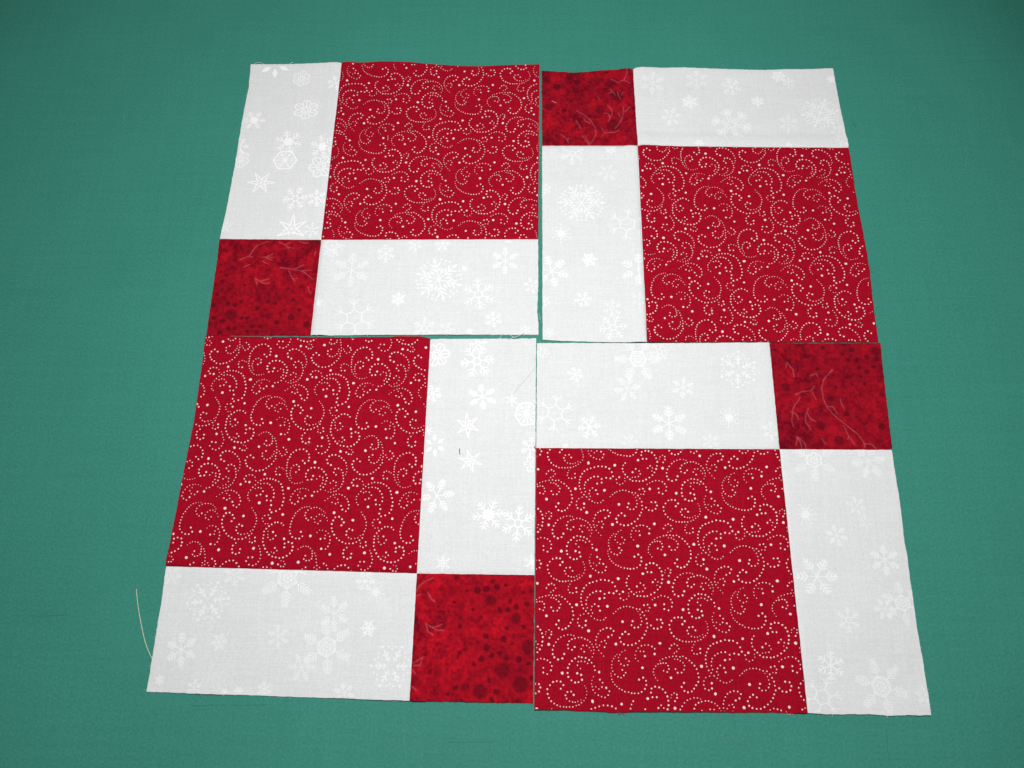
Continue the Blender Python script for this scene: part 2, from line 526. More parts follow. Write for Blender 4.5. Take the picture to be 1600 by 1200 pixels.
EDGE = {}
def edge_curve(b, i, j):
    """401 points from corner i to corner j (i < j) in metres, lightly ragged."""
    key = (b, i, j)
    if key in EDGE: return EDGE[key]
    pix = [BLK[b][i]] + VIA.get(key, []) + [BLK[b][j]]
    w = np.array([P(x, y, BASEZ[b]) for x, y in pix])
    s = np.r_[0, np.cumsum(np.hypot(*np.diff(w, axis=0).T))]; s /= s[-1]
    t = np.linspace(0, 1, 401)
    c = np.c_[np.interp(t, s, w[:, 0]), np.interp(t, s, w[:, 1])]
    if len(pix) > 2:
        for _ in range(60):
            c[1:-1] = (c[:-2] + 2 * c[1:-1] + c[2:]) / 4
    rs = np.random.RandomState((ord(b) * 131 + i * 17 + j * 7) % 9999)
    amp = .00007 if (i, j) in OUTER else .00004
    nz = rs.randn(401)
    nz = np.convolve(nz, np.ones(3) / 3, 'same') + .8 * np.convolve(rs.randn(401), np.hanning(25) / 4, 'same')
    nz *= np.minimum(1, np.minimum(t, 1 - t) * 20)
    d = c[-1] - c[0]; n = np.array([-d[1], d[0]]) / np.hypot(*d)
    c = c + np.outer(nz * amp, n)
    EDGE[key] = c
    return c

def samp(c, t):
    x = np.linspace(0, 1, 401)
    return np.c_[np.interp(t, x, c[:, 0]), np.interp(t, x, c[:, 1])]

def smooth01(x):
    x = np.clip(x, 0, 1); return x * x * (3 - 2 * x)

def vnoise(x, y, scale, seed):
    """cheap value noise on arrays"""
    x = x / scale + 1000; y = y / scale + 1000
    xi = np.floor(x).astype(np.int64); yi = np.floor(y).astype(np.int64)
    fx = smooth01(x - xi); fy = smooth01(y - yi)
    def h(a, b):
        v = np.sin(a * 127.1 + b * 311.7 + seed * 74.7) * 43758.5453
        return v - np.floor(v)
    return (h(xi, yi) * (1 - fx) + h(xi + 1, yi) * fx) * (1 - fy) + (h(xi, yi + 1) * (1 - fx) + h(xi + 1, yi + 1) * fx) * fy

def ticks(L, fine):
    if fine: return np.linspace(0, 1, int(L / .00025) + 1)
    lead = [0, .00012, .00028, .0005, .0008, .0012, .0018, .0027, .004, .0055]
    n = int((L - .011) / .0012)
    mid = list(np.linspace(.0055, L - .0055, n + 1))[1:-1]
    return np.array(lead + mid + [L - q for q in lead[::-1]]) / L

def build_patch(b, kind, tl, tr, br, bl, parent, name):
    seed = ord(b) * 7 + tl * 3 + 1
    top, bot = edge_curve(b, tl, tr), edge_curve(b, bl, br)
    lef, rig = edge_curve(b, tl, bl), edge_curve(b, tr, br)
    L = lambda c: float(np.hypot(*(c[-1] - c[0])))
    W, Ht = (L(top) + L(bot)) / 2, (L(lef) + L(rig)) / 2
    us, vs_ = ticks(W, kind == 'mottle'), ticks(Ht, kind == 'mottle')
    T, B, Lf, Rg = samp(top, us), samp(bot, us), samp(lef, vs_), samp(rig, vs_)
    nu, nv = len(us), len(vs_)
    U, V = np.meshgrid(us, vs_)
    XY = np.zeros((nv, nu, 2))
    for k in range(2):
        bil = (1 - U) * (1 - V) * top[0, k] + U * (1 - V) * top[-1, k] + (1 - U) * V * bot[0, k] + U * V * bot[-1, k]
        XY[..., k] = (1 - V) * T[None, :, k] + V * B[None, :, k] + (1 - U) * Lf[:, None, k] + U * Rg[:, None, k] - bil
    X, Y = XY[..., 0], XY[..., 1]
    z = np.full(X.shape, BASEZ[b])
    z += .00030 * (vnoise(X, Y, .021, seed) - .5) + .00012 * (vnoise(X, Y, .008, seed + 5) - .5)
    raw = {}
    for nm, (i, j), d in (('t', (tl, tr), V * Ht), ('b', (bl, br), (1 - V) * Ht), ('l', (tl, bl), U * W), ('r', (tr, br), (1 - U) * W)):
        raw[nm] = (i, j) in OUTER
        if raw[nm]:
            # cut edge: settles towards the mat with a slight wandering curl
            lift = .0002 + .0007 * vnoise(X, Y, .017, seed + 31) ** 2
            if (b, i, j) in (('A', 1, 2), ('B', 0, 1), ('B', 1, 2)): lift = lift + .0006 * vnoise(X, Y, .012, seed + 3)
            z = z + (lift - .0003) * np.exp(-(d / .006) ** 2)
        else:
            rs = np.random.RandomState((ord(b) * 131 + i * 17 + j * 7 + 5) % 9999)
            hi = (kind != 'snow') ^ (rs.rand() < .3)
            hgt = (.00060 if hi else .00022) * (.8 + .4 * vnoise(X, Y, .015, seed + 9))
            z = z + hgt * (1 - np.exp(-(d / .0007) ** 1.3)) * (1 - smooth01((d - .0042) / .0035))
            z = z - .00005 * np.exp(-(d / .00035) ** 2)
    # seam line itself must agree on both sides
    lowz = BASEZ[b] + .00008
    for nm, sl in (('t', (0, slice(None))), ('b', (-1, slice(None))), ('l', (slice(None), 0)), ('r', (slice(None), -1))):
        if not raw[nm]: z[sl] = lowz
    z = np.maximum(z, .00030)
    verts = np.dstack([X, Y, z]).reshape(-1, 3)
    idx = np.arange(nu * nv).reshape(nv, nu)
    faces = np.stack([idx[:-1, :-1], idx[1:, :-1], idx[1:, 1:], idx[:-1, 1:]], -1).reshape(-1, 4).tolist()
    ntop = len(verts)
    bvh = BVHTree.FromPolygons(verts.tolist(), faces)
    # cloth thickness along the cut edges
    ev = verts.tolist()
    for nm, line in (('t', idx[0]), ('b', idx[-1][::-1]), ('l', idx[:, 0][::-1]), ('r', idx[:, -1])):
        if not raw[nm]: continue
        st = len(ev)
        for q in line: ev.append([verts[q][0], verts[q][1], verts[q][2] - .00018])
        for k in range(len(line) - 1):
            faces.append([int(line[k]), int(line[k + 1]), st + k + 1, st + k])
    m = {'snow': M_WHITE, 'scroll': M_SCROLL, 'mottle': M_MOTTLE}[kind]
    o = mesh_obj(name, ev, faces, m, parent, smooth=True)
    quad = [top[0], bot[0], bot[-1], top[-1]]     # counter-clockwise seen from above
    cx = sum(p[0] for p in quad) / 4; cy = sum(p[1] for p in quad) / 4
    ins = .00035
    quad = [(p[0] + (ins if p[0] < cx else -ins), p[1] + (ins if p[1] < cy else -ins)) for p in quad]
    return o, bvh, quad, (X, Y, ntop, len(ev))

def drape(polys, bvh, quad, lift=.00005):
    V, Fc = [], []
    for i, poly in enumerate(polys):
        c = clip(poly, quad)
        if not c: continue
        st = len(V); ok = True
        pts = []
        for x, y in c:
            h = bvh.ray_cast(Vector((x, y, .1)), Vector((0, 0, -1)))
            if h[0] is None: ok = False; break
            pts.append((x, y, h[0].z + lift + (i % 24) * 4e-7))
        if not ok: continue
        V += pts; Fc.append(tuple(range(st, len(V))))
    return V, Fc

# ------------------------------------------------------------------ snowflakes: (kind, px, py, radius px)
FLAKES = {
 ('A', 0): [('diamond', 430.4, 101.5, 24), ('rosette', 471.7, 123.1, 13), ('rosette', 478.2, 171.7, 17), ('fernfat', 525, 130.4, 14),
            ('dense', 397.3, 188.5, 17), ('dense', 451, 221.6, 20), ('hexwheel', 445.4, 250.5, 17), ('dense', 504, 229.8, 20),
            ('rosette', 501.5, 260.8, 18), ('branch', 374, 229, 15), ('rosette', 375, 249, 14), ('star', 407.7, 285.4, 20),
            ('branch', 461.4, 310, 20), ('chunky', 495, 310, 15), ('star', 456, 357.7, 24), ('branch', 487, 360, 13), ('branch', 352, 355, 9)],
 ('A', 3): [('fern', 549.2, 422.2, 29), ('chunky', 602.8, 396.6, 15), ('ornate', 518.7, 384.4, 20), ('chunky', 649, 383, 12), ('chunky', 691.8, 380.7, 13),
            ('ornate', 685.7, 436.8, 37), ('burst', 726, 419.7, 10), ('fernfat', 789.3, 407.5, 23), ('branch', 747.9, 460, 26),
            ('fernfat', 831, 446.5, 14), ('solid', 622.3, 467.2, 12), ('openstar', 554, 496.5, 30), ('burst', 498, 474.6, 10),
            ('chunky', 771, 499, 14), ('branch', 662.6, 513.6, 19), ('fern', 696.7, 517, 14), ('chunky', 821, 516, 9), ('solid', 734, 518, 6), ('solid', 795, 374, 8)],
 ('B', 1): [('fern', 1019.4, 130.5, 20), ('fern', 1088, 126, 18), ('chunky', 1142, 136.1, 16), ('solid', 1077.9, 159.8, 14), ('fernfat', 1048.6, 182.3, 17),
            ('double', 1143.1, 194.6, 29), ('solid', 1183.6, 158.6, 11), ('solid', 1216.3, 120.4, 12), ('chunky', 1232, 129.4, 10),
            ('fern', 1232, 193.5, 16), ('ornate', 1281.5, 176.6, 29), ('solid', 1299.5, 124.9, 8), ('fern', 1310.8, 205.9, 13), ('fernfat', 1316.4, 220.5, 12),
            ('solid', 1092.5, 225, 8), ('solid', 1232, 228, 6)],
 ('B', 2): [('branch', 894.6, 241, 19), ('solid', 953.8, 235.6, 9), ('fern', 949.6, 270, 16), ('chunky', 852, 296, 10), ('ornate', 908.4, 316.8, 35),
            ('openstar', 979.9, 351.1, 27), ('burst', 876.8, 364.9, 16), ('solid', 920.8, 406.1, 13), ('fernfat', 861.6, 424, 28), ('fernfat', 997.8, 421.3, 28),
            ('chunky', 911, 468, 14), ('chunky', 850.6, 470.8, 10), ('branch', 956.5, 481.8, 15), ('branch', 957.9, 512, 22), ('fern', 999, 469.4, 12), ('chunky', 857.5, 520, 8)],
 ('C', 1): [('rosette', 682.8, 554.5, 18), ('branch', 747, 536.4, 14), ('branch', 745.3, 564.4, 26), ('fernfat', 753.6, 620.3, 22), ('asterisk', 799.6, 625.3, 9),
            ('hexwheel', 822.7, 646.7, 18), ('star', 730.5, 664.8, 19), ('chunky', 676.2, 615.4, 14), ('asterisk', 669.6, 673, 7), ('diamond', 679.5, 696, 17),
            ('star', 734.8, 720.7, 18), ('branch', 829.3, 699.3, 16), ('rosette', 833.5, 725.7, 13), ('fern', 682.8, 775, 27), ('dense', 763.4, 804.7, 24),
            ('branch', 809.5, 817.8, 26), ('star', 692, 880.4, 12), ('dense', 831, 878.7, 11)],
 ('C', 2): [('dots', 325, 939, 31), ('fern', 269, 900, 15), ('fern', 366.8, 898.8, 17), ('lattice', 450, 903, 43), ('chunky', 570.9, 908.8, 15), ('burst', 586.7, 924.6, 15),
            ('fern', 522, 959, 25), ('lattice', 510.5, 1010.9, 40), ('fern', 471.7, 1042.5, 21), ('fern', 434.3, 995, 17), ('solid', 575.2, 982, 13),
            ('dots', 611.2, 1041, 32), ('fernfat', 283.4, 1015.2, 25), ('chunky', 342.3, 1003.7, 13), ('solid', 248.9, 1062.6, 8), ('fernfat', 303.5, 1075.6, 13),
            ('solid', 372.5, 1080, 8), ('chunky', 412.8, 1077, 12), ('fernfat', 537.8, 1082.8, 16), ('solid', 351, 1082, 6)],
 ('D', 0): [('chunky', 899.3, 585.4, 13), ('lattice', 996.7, 561, 37), ('branch', 1030, 549.5, 16), ('fern', 980, 607, 21), ('fernfat', 1067, 605.9, 18), ('dots', 1153, 577.7, 29),
            ('openstar', 867.3, 645.6, 28), ('chunky', 921, 667.4, 19), ('fernfat', 1045.4, 662, 29), ('burst', 1139, 653.3, 16), ('fern', 1204.3, 673.8, 15),
            ('fern', 984, 691.7, 13), ('fern', 1109.5, 690, 13), ('dots', 846.8, 550.8, 11), ('solid', 884, 697, 5)],
 ('D', 3): [('lattice', 1271.6, 719.3, 34), ('fern', 1356.7, 721.2, 27), ('fern', 1338.3, 790.8, 15), ('burst', 1258.4, 803.7, 17), ('dots', 1353, 816.5, 12),
            ('fernfat', 1307.2, 836.7, 17), ('fernfat', 1382.4, 875.2, 24), ('fernfat', 1276, 900.9, 32), ('lattice', 1410, 943, 33), ('fernfat', 1382, 952, 17),
            ('branch', 1325.5, 968.7, 19), ('chunky', 1298, 1040, 22), ('lattice', 1376.9, 1073, 41), ('openstar', 1285, 1089.7, 27), ('fern', 1444.7, 1086, 15)]}

# ------------------------------------------------------------------ dotted scroll cell, traced in 10x enlargements (origin, dots, start size, end size)
Z1, Z2, Z3, Z4 = (890, 800), (1010, 800), (890, 900), (1010, 900)
SCROLLS = [
 (Z1, [(805,285),(760,305),(730,345),(712,385),(712,432),(748,475),(795,503),(845,488),(862,435),(817,398)], .5, .75),
 (Z1, [(685,340),(660,365),(635,400),(615,437),(608,485),(610,530),(625,580),(655,625),(700,657),(745,668),(790,640),(815,600),(770,560)], .45, .85),
 (Z1, [(597,610),(600,650),(612,690),(628,732),(655,768),(685,795),(722,825),(762,840),(803,865),(855,875),(903,887),(950,890),(1003,887),(1053,870),(1100,828),(1120,770),(1118,710),(1075,665),(1013,697)], .45, 1.05),
 (Z1, [(1000,435),(962,395),(957,348),(970,292),(1000,248),(1048,218),(1100,207),(1152,210),(1208,227),(1248,263)], .5, .85),
 (Z1, [(1035,295),(1085,297)], .6, .75),
 (Z1, [(335,660),(315,708),(308,757),(318,797),(332,847),(362,885),(407,915),(455,938),(510,948),(555,912),(573,860)], .45, .85),
 (Z1, [(372,800),(420,830),(465,800),(475,740),(430,700)], .5, 1.0),
 (Z4, [(1190,268),(1152,225),(1115,183),(1085,135),(1068,90),(1060,35),(1070,-15),(1090,-65),(1125,-107),(1165,-132),(1218,-150),(1278,-143),(1325,-103),(1303,-45),(1247,-17)], .5, 1.0),
 (Z2, [(1120,1105),(1148,1053),(1197,1040),(1222,1083),(1205,1140)], .55, .85),
 (Z2, [(1195,697),(1165,727),(1113,740),(1068,733),(1022,707),(973,675),(928,638),(885,600),(845,560),(820,510),(805,460),(803,405),(805,355),(820,307),(840,257),(872,215),(918,187),(972,167),(1028,150),(1090,133),(1153,137),(1213,147),(1272,175),(1315,233),(1340,300),(1297,335),(1228,325)], .6, 1.1),
 (Z2, [(903,550),(887,495),(887,440),(900,397),(937,355),(980,325),(1033,305),(1095,305),(1158,342),(1160,405)], .7, 1.0),
 (Z2, [(990,628),(968,583),(975,533),(1018,493),(1075,527),(1100,590)], .6, 1.05),
 (Z2, [(860,645),(805,665),(775,713),(773,770),(795,820),(848,845),(895,813)], .6, 1.0),
 (Z3, [(780,285),(793,347),(840,375),(888,357),(925,315),(922,270)], .8, .5),
 (Z2, [(125,428),(165,403),(212,387),(262,375),(312,365),(367,362),(420,370),(467,365),(512,390),(560,418),(600,458),(637,495),(670,545),(688,603),(697,660),(692,725),(662,772),(632,823),(593,857),(540,872),(485,853),(445,797),(480,742)], .6, 1.05),
 (Z2, [(85,705),(55,665),(33,630),(27,587),(33,545),(58,505),(93,473),(133,465),(173,458),(213,462),(243,497),(255,545),(232,588),(177,570)], .5, .85),
 (Z2, [(343,403),(387,408),(428,428),(465,457),(493,500),(482,553),(445,593),(390,597),(355,543)], .55, .95),
 (Z2, [(267,257),(297,210),(340,190),(382,213),(405,260),(375,298),(335,320)], .9, .6),
 (Z2, [(722,257),(727,317),(675,333),(628,325),(600,283),(607,237),(625,200),(645,162)], .95, .4),
 (Z4, [(588,238),(563,300),(500,318),(440,290),(413,238),(407,175),(422,115),(450,65),(485,20),(527,-15),(573,-35),(625,-47),(677,-48),(722,-35)], 1.15, .55),
 (Z4, [(745,133),(705,175),(647,157),(632,100),(652,48),(695,18),(742,7),(793,-7),(843,-7),(890,10),(935,28),(972,60),(1007,95),(1027,135),(1043,183),(1040,233),(1022,280)], .95, .5),
 (Z4, [(890,208),(847,165),(868,113),(923,112),(970,145),(997,190)], .85, .5),
 (Z2, [(348,997),(375,950),(375,905),(335,880),(295,908),(287,950)], 1.0, .45),
 (Z4, [(1068,475),(1055,420),(1013,367),(970,327),(920,295),(863,287),(812,280),(757,305),(710,343),(672,388),(653,447),(655,520),(668,580),(715,632),(775,662),(828,657),(877,618),(862,550)], .8, 1.1),
 (Z4, [(952,380),(910,352),(855,345),(810,355),(798,410),(847,457)], .7, .7),
 (Z4, [(560,753),(598,705),(553,648),(495,642),(438,655),(390,703),(358,763),(365,832),(388,888),(425,940),(470,978),(515,998),(563,1020),(617,1025),(663,1027),(707,1023),(757,1022),(807,1007),(850,993),(887,962),(923,932),(950,892),(962,840),(957,795),(945,747),(925,710)], 1.1, .45),
 (Z4, [(763,848),(720,797),(663,803),(638,853),(657,903),(703,938),(752,952),(793,955),(835,940),(877,917)], 1.0, .45),
 (Z4, [(163,680),(225,683),(250,738),(230,798),(175,825),(117,820),(72,772)], 1.05, .9),
 (Z4, [(90,372),(130,345),(180,325),(228,308),(285,312),(335,332),(377,367),(405,420),(397,483),(345,537),(280,515),(277,443)], .6, .95),
 (Z3, [(1160,458),(1217,447),(1248,493),(1233,543),(1187,543)], 1.05, .55),
 (Z3, [(683,583),(722,552),(758,518),(793,500),(840,480),(890,475),(940,480),(990,497),(1043,515),(1097,523),(1138,565),(1170,618),(1197,672),(1208,738),(1213,800),(1193,860),(1170,918),(1135,967),(1087,1015),(1033,1052),(975,1075),(912,1080),(850,1063),(798,1028),(785,965),(820,908),(870,870),(922,910)], .6, 1.1),
 (Z3, [(1065,553),(1100,598),(1115,650),(1127,710),(1110,763),(1068,803),(1012,805),(968,767),(985,705)], .5, 1.05),
 (Z1, [(1275,940),(1213,940),(1188,880),(1198,820),(1255,798),(1310,803),(1362,832),(1405,878),(1433,930),(1448,990),(1445,1053),(1437,1110),(1410,1170),(1375,1213),(1325,1257),(1272,1290),(1217,1313),(1163,1318),(1107,1315),(1053,1312),(1005,1285),(965,1245),(928,1203),(895,1155),(885,1103),(897,1043),(927,1003)], 1.05, .85),
 (Z3, [(1103,110),(1153,143),(1177,193),(1143,237),(1093,248),(1045,252)], .85, .55),
 (Z3, [(1298,95),(1338,53),(1377,95),(1365,143)], 1.0, .5)]
BIGDOTS = [(Z1, 1063, 533, 1.7), (Z1, 420, 590, 1.6), (Z1, 1322, 185, 1.75), (Z1, 670, 193, 1.75), (Z1, 1140, 963, 1.5), (Z1, 1245, 333, 1.4), (Z1, 1098, 362, 1.2),
           (Z1, 527, 812, 1.2), (Z2, 1090, 418, 1.35), (Z2, 740, 505, 1.8), (Z2, 1213, 530, 1.8), (Z2, 930, 85, 1.7), (Z2, 1355, 117, 1.7), (Z2, 945, 893, 1.7),
           (Z2, 893, 745, 1.4), (Z2, 288, 672, 1.7), (Z3, 830, 247, 1.35), (Z4, 343, 97, 1.8), (Z4, 800, 527, 1.35), (Z4, 570, 525, 1.8),
           (Z4, 1055, 937, 1.65), (Z3, 1050, 163, 1.3), (Z4, 133, 455, 1.7), (Z3, 825, 715, 1.75)]
# the same big dot (right of the double arch) in each patch: 4 lattice places (0,0) (0,1) (1,0) (1,1)
ANCH = {'D': [(943.5, 764.9, 0, 0), (949.1, 947.2, 0, 1), (1131.4, 852.7, 1, 0), (1144.4, 1042.4, 1, 1)],
        'A': [(560.8, 155.3, 0, 0), (555.3, 279.3, 0, 1), (708.5, 216.4, 1, 0), (708.3, 343.4, 1, 1)],
        'B': [(1187.6, 292.7, 0, 0), (1037.0, 286.1, 0, 1), (1286.0, 428.4, 1, -1), (1124.6, 428.4, 1, 0)],
        'C': [(509.9, 619.1, 0, 0), (348.7, 613.1, 0, 1), (576.1, 791.4, 1, -1), (405.4, 785.4, 1, 0)]}
def lattice(b):
    A = np.array([(1.0, i, j) for _, _, i, j in ANCH[b]])
    W = np.array([P(x, y) for x, y, _, _ in ANCH[b]])
    sol = np.linalg.lstsq(A, W, rcond=None)[0]
    return sol[0], sol[1], sol[2]
CELL = []                                          # dots in lattice coordinates, radius in metres
_o, _e1, _e2 = lattice('D')
_inv = np.linalg.inv(np.c_[_e1, _e2])
UNIT = .00032                                      # radius of a size 1 dot
def cell_add(px, py, s):
    CELL.append((*(_inv @ (np.array(P(px, py)) - _o)), s * UNIT))
for (ox, oy), pts, s0, s1 in SCROLLS:
    for k, (x, y) in enumerate(pts):
        cell_add(ox + x / 10, oy + y / 10, s0 + (s1 - s0) * k / max(1, len(pts) - 1))
for (ox, oy), x, y, s in BIGDOTS:
    cell_add(ox + x / 10, oy + y / 10, s * .92)

def scroll_print(b, bvh, quad, parent):
    o, e1, e2 = lattice(b)
    rs = np.random.RandomState(ord(b))
    xs = [q[0] for q in quad]; ys = [q[1] for q in quad]
    polys = []
    for i in range(-5, 6):
        for j in range(-5, 6):
            for (u, v, r) in CELL:
                c = o + e1 * (u + i) + e2 * (v + j)
                if not (min(xs) - .001 < c[0] < max(xs) + .001 and min(ys) - .001 < c[1] < max(ys) + .001): continue
                c = c + rs.randn(2) * .00004
                rr = r * rs.uniform(.88, 1.12); n = 8 if r > .0004 else 6
                a0 = rs.rand() * 6
                polys.append([(c[0] + rr * rs.uniform(.88, 1.1) * math.cos(a0 + 2 * math.pi * k / n), c[1] + rr * rs.uniform(.88, 1.1) * math.sin(a0 + 2 * math.pi * k / n)) for k in range(n)])
    V, Fc = drape(polys, bvh, quad)
    ob = mesh_obj('dotted_scroll_print', V, Fc, M_DOT, parent)
    ob['kind'] = 'stuff'
    return ob

# ------------------------------------------------------------------ mottled red print: blooms, bright blotches and pale twigs (enlargement origin, scale)
MOT = {
 'A': dict(o=(310, 370), s=7.5,
   dark=[(385,910,65),(285,985,30),(220,670,25),(280,520,25),(200,560,22),(330,450,22),(350,780,28),(430,800,25),(510,955,25),(575,950,25),(350,1080,28),(430,1070,25),(250,1120,28),(690,840,25),(920,1000,28),(1090,940,40),(630,1050,28),(720,1050,28),(570,1110,22),(680,1120,22),(180,800,28),(500,760,22),(900,780,20),(1270,1030,40),(1180,860,22),(180,950,25),(120,1020,25),(820,760,25),(540,560,20),(260,320,18),(260,410,18),(1110,740,25)],
   bright=[(920,280,45),(1310,260,45),(920,120,35),(1010,760,25),(940,520,60),(650,410,45),(300,220,60),(780,140,35),(1080,220,35)],
   stem=[[(430,870),(520,810),(640,770),(740,720)],[(480,1010),(620,1000),(760,920)]],
   twig=[[(490,270),(540,245),(600,225),(640,160),(700,110),(830,60)],[(600,225),(640,240)],[(730,240),(780,240),(870,200)],[(780,240),(830,235),(880,245)],[(760,290),(820,320)],[(780,240),(870,275)],[(530,360),(560,340),(610,320)],[(940,70),(1020,100),(1060,150)],[(1020,100),(1080,70)],[(1060,130),(1130,140)],[(1190,60),(1250,85),(1290,80)],[(960,360),(1110,380),(1240,330)],[(1110,380),(1210,400),(1270,440),(1350,500)],[(1210,400),(1320,390)],[(1060,400),(1080,450),(1130,520)],[(1100,490),(1160,485)],[(665,485),(715,520),(830,490)],[(715,520),(780,545),(830,545)],[(670,500),(685,560)],[(1285,590),(1300,640),(1325,665)],[(1360,220),(1380,180)]],
   zone=(0, 1)),
 'B': dict(o=(840, 90), s=8.0,
   dark=[(110,280,45),(400,240,50),(500,310,40),(240,370,40),(140,620,50),(330,660,30),(780,650,60),(950,850,80),(1000,480,70),(900,330,50)],
   bright=[(150,790,75),(240,270,55),(820,560,45),(820,820,45),(1060,1020,60),(1180,860,50),(650,620,50),(1100,570,40),(550,920,40),(620,240,40),(340,880,50)],
   stem=[],
   twig=[[(1115,150),(1115,220),(1075,290),(1000,310),(920,270)],[(1075,290),(1160,330)],[(910,395),(945,430),(970,470)],[(890,440),(945,430)],[(1000,430),(1010,480),(1040,525)],[(1040,470),(1070,440)],[(870,595),(920,640),(930,700),(885,800)],[(830,695),(880,700),(910,755)],[(1070,620),(1070,720),(1040,800),(970,890)],[(1005,690),(1030,740),(1065,760)],[(1085,690),(1160,620)],[(800,880),(840,945),(800,990)],[(840,945),(960,935),(1020,905)],[(490,670),(600,730),(680,810),(720,880),(730,960),(700,1030),(650,1085)],[(580,760),(600,800),(660,820)],[(560,980),(600,1040),(640,1090)],[(590,980),(640,1070)],[(480,790),(530,860),(540,890)],[(280,955),(350,1010),(390,1075)],[(370,1040),(390,1010)],[(750,490),(775,520)]],
   zone=(1, 0)),
 'C': dict(o=(640, 890), s=5.4545,
   dark=[(690,265,45),(905,415,45),(580,180,30),(655,165,28),(745,150,25),(705,100,18),(820,130,15),(855,270,20),(910,320,22),(1000,290,22),(970,195,15),(770,345,22),(835,345,22),(970,485,20),(830,500,18),(1010,660,55),(650,570,22),(800,595,25),(880,630,15),(660,665,27),(770,710,22),(700,735,22),(610,760,22),(825,750,27),(930,765,25),(550,810,20),(790,860,60),(1015,800,20),(945,980,62),(600,1040,55),(675,945,18),(740,1040,25),(390,1010,20),(430,485,18),(540,340,15),(320,1060,15),(700,1110,20),(1045,920,20),(490,180,12),(380,280,15)],
   bright=[(100,400,40),(180,640,30),(280,570,40),(240,590,30),(460,750,25),(1000,120,50),(740,480,60),(1040,1080,40)],
   stem=[[(700,450),(780,520),(860,560),(1050,530)],[(700,590),(780,600),(840,640),(880,720),(870,760)],[(560,880),(650,840),(720,820)],[(960,1030),(955,1090)],[(600,200),(650,230),(690,265)]],
   twig=[[(60,190),(90,140),(130,110),(200,70)],[(160,200),(185,250),(215,275)],[(140,460),(190,495),(240,480),(280,465)],[(190,495),(240,515),(290,520)],[(140,460),(160,530),(205,555)],[(30,800),(80,770),(120,745)],[(30,820),(90,815),(110,760)],[(20,850),(50,885)],[(10,990),(60,1030)],[(60,220),(100,210)]],
   zone=(-1, 0)),
 'D': dict(o=(1190, 530), s=6.667,
   dark=[(935,115,28),(845,155,22),(900,215,25),(985,220,30),(1015,300,22),(1095,340,25),(1165,290,25),(1070,470,20),(1030,390,18),(1095,190,25),(1190,130,50),(1190,210,30),(640,90,20),(580,310,20),(1245,910,35),(880,780,30),(935,470,15),(770,500,15),(250,500,45),(720,620,35),(620,900,45),(800,1060,50)],
   bright=[(360,115,30),(290,420,40),(540,680,50),(570,1000,45),(750,950,55),(1040,640,30),(800,560,30),(470,230,20),(860,850,30),(1190,790,30),(1050,120,40)],
   stem=[[(940,460),(1000,530),(1080,550),(1150,580),(1220,660)],[(790,200),(860,300),(920,400)]],
   twig=[[(340,390),(330,320),(265,240),(250,300)],[(510,380),(575,355),(580,385)],[(350,580),(410,550),(515,535),(555,490)],[(515,535),(545,580),(570,630)],[(400,610),(330,715),(310,830),(325,910)],[(325,755),(365,790),(385,835)],[(300,760),(325,755)],[(490,715),(455,790),(460,870),(515,945)],[(475,775),(510,835),(565,855)],[(740,320),(650,410),(625,510),(645,640),(680,705),(740,780),(820,845),(900,915),(1000,990),(1060,1090),(1150,1105),(1190,1150)],[(680,705),(740,700),(790,775)],[(855,905),(895,1000),(960,1110)],[(890,1050),(900,1010)],[(820,620),(830,680),(865,725)],[(1060,1090),(1075,1130)],[(360,1015),(400,1080),(415,1145)],[(360,1015),(440,1080),(465,1150)],[(365,1030),(350,1110)],[(625,1040),(660,1100)]],
   zone=(1, -1))}

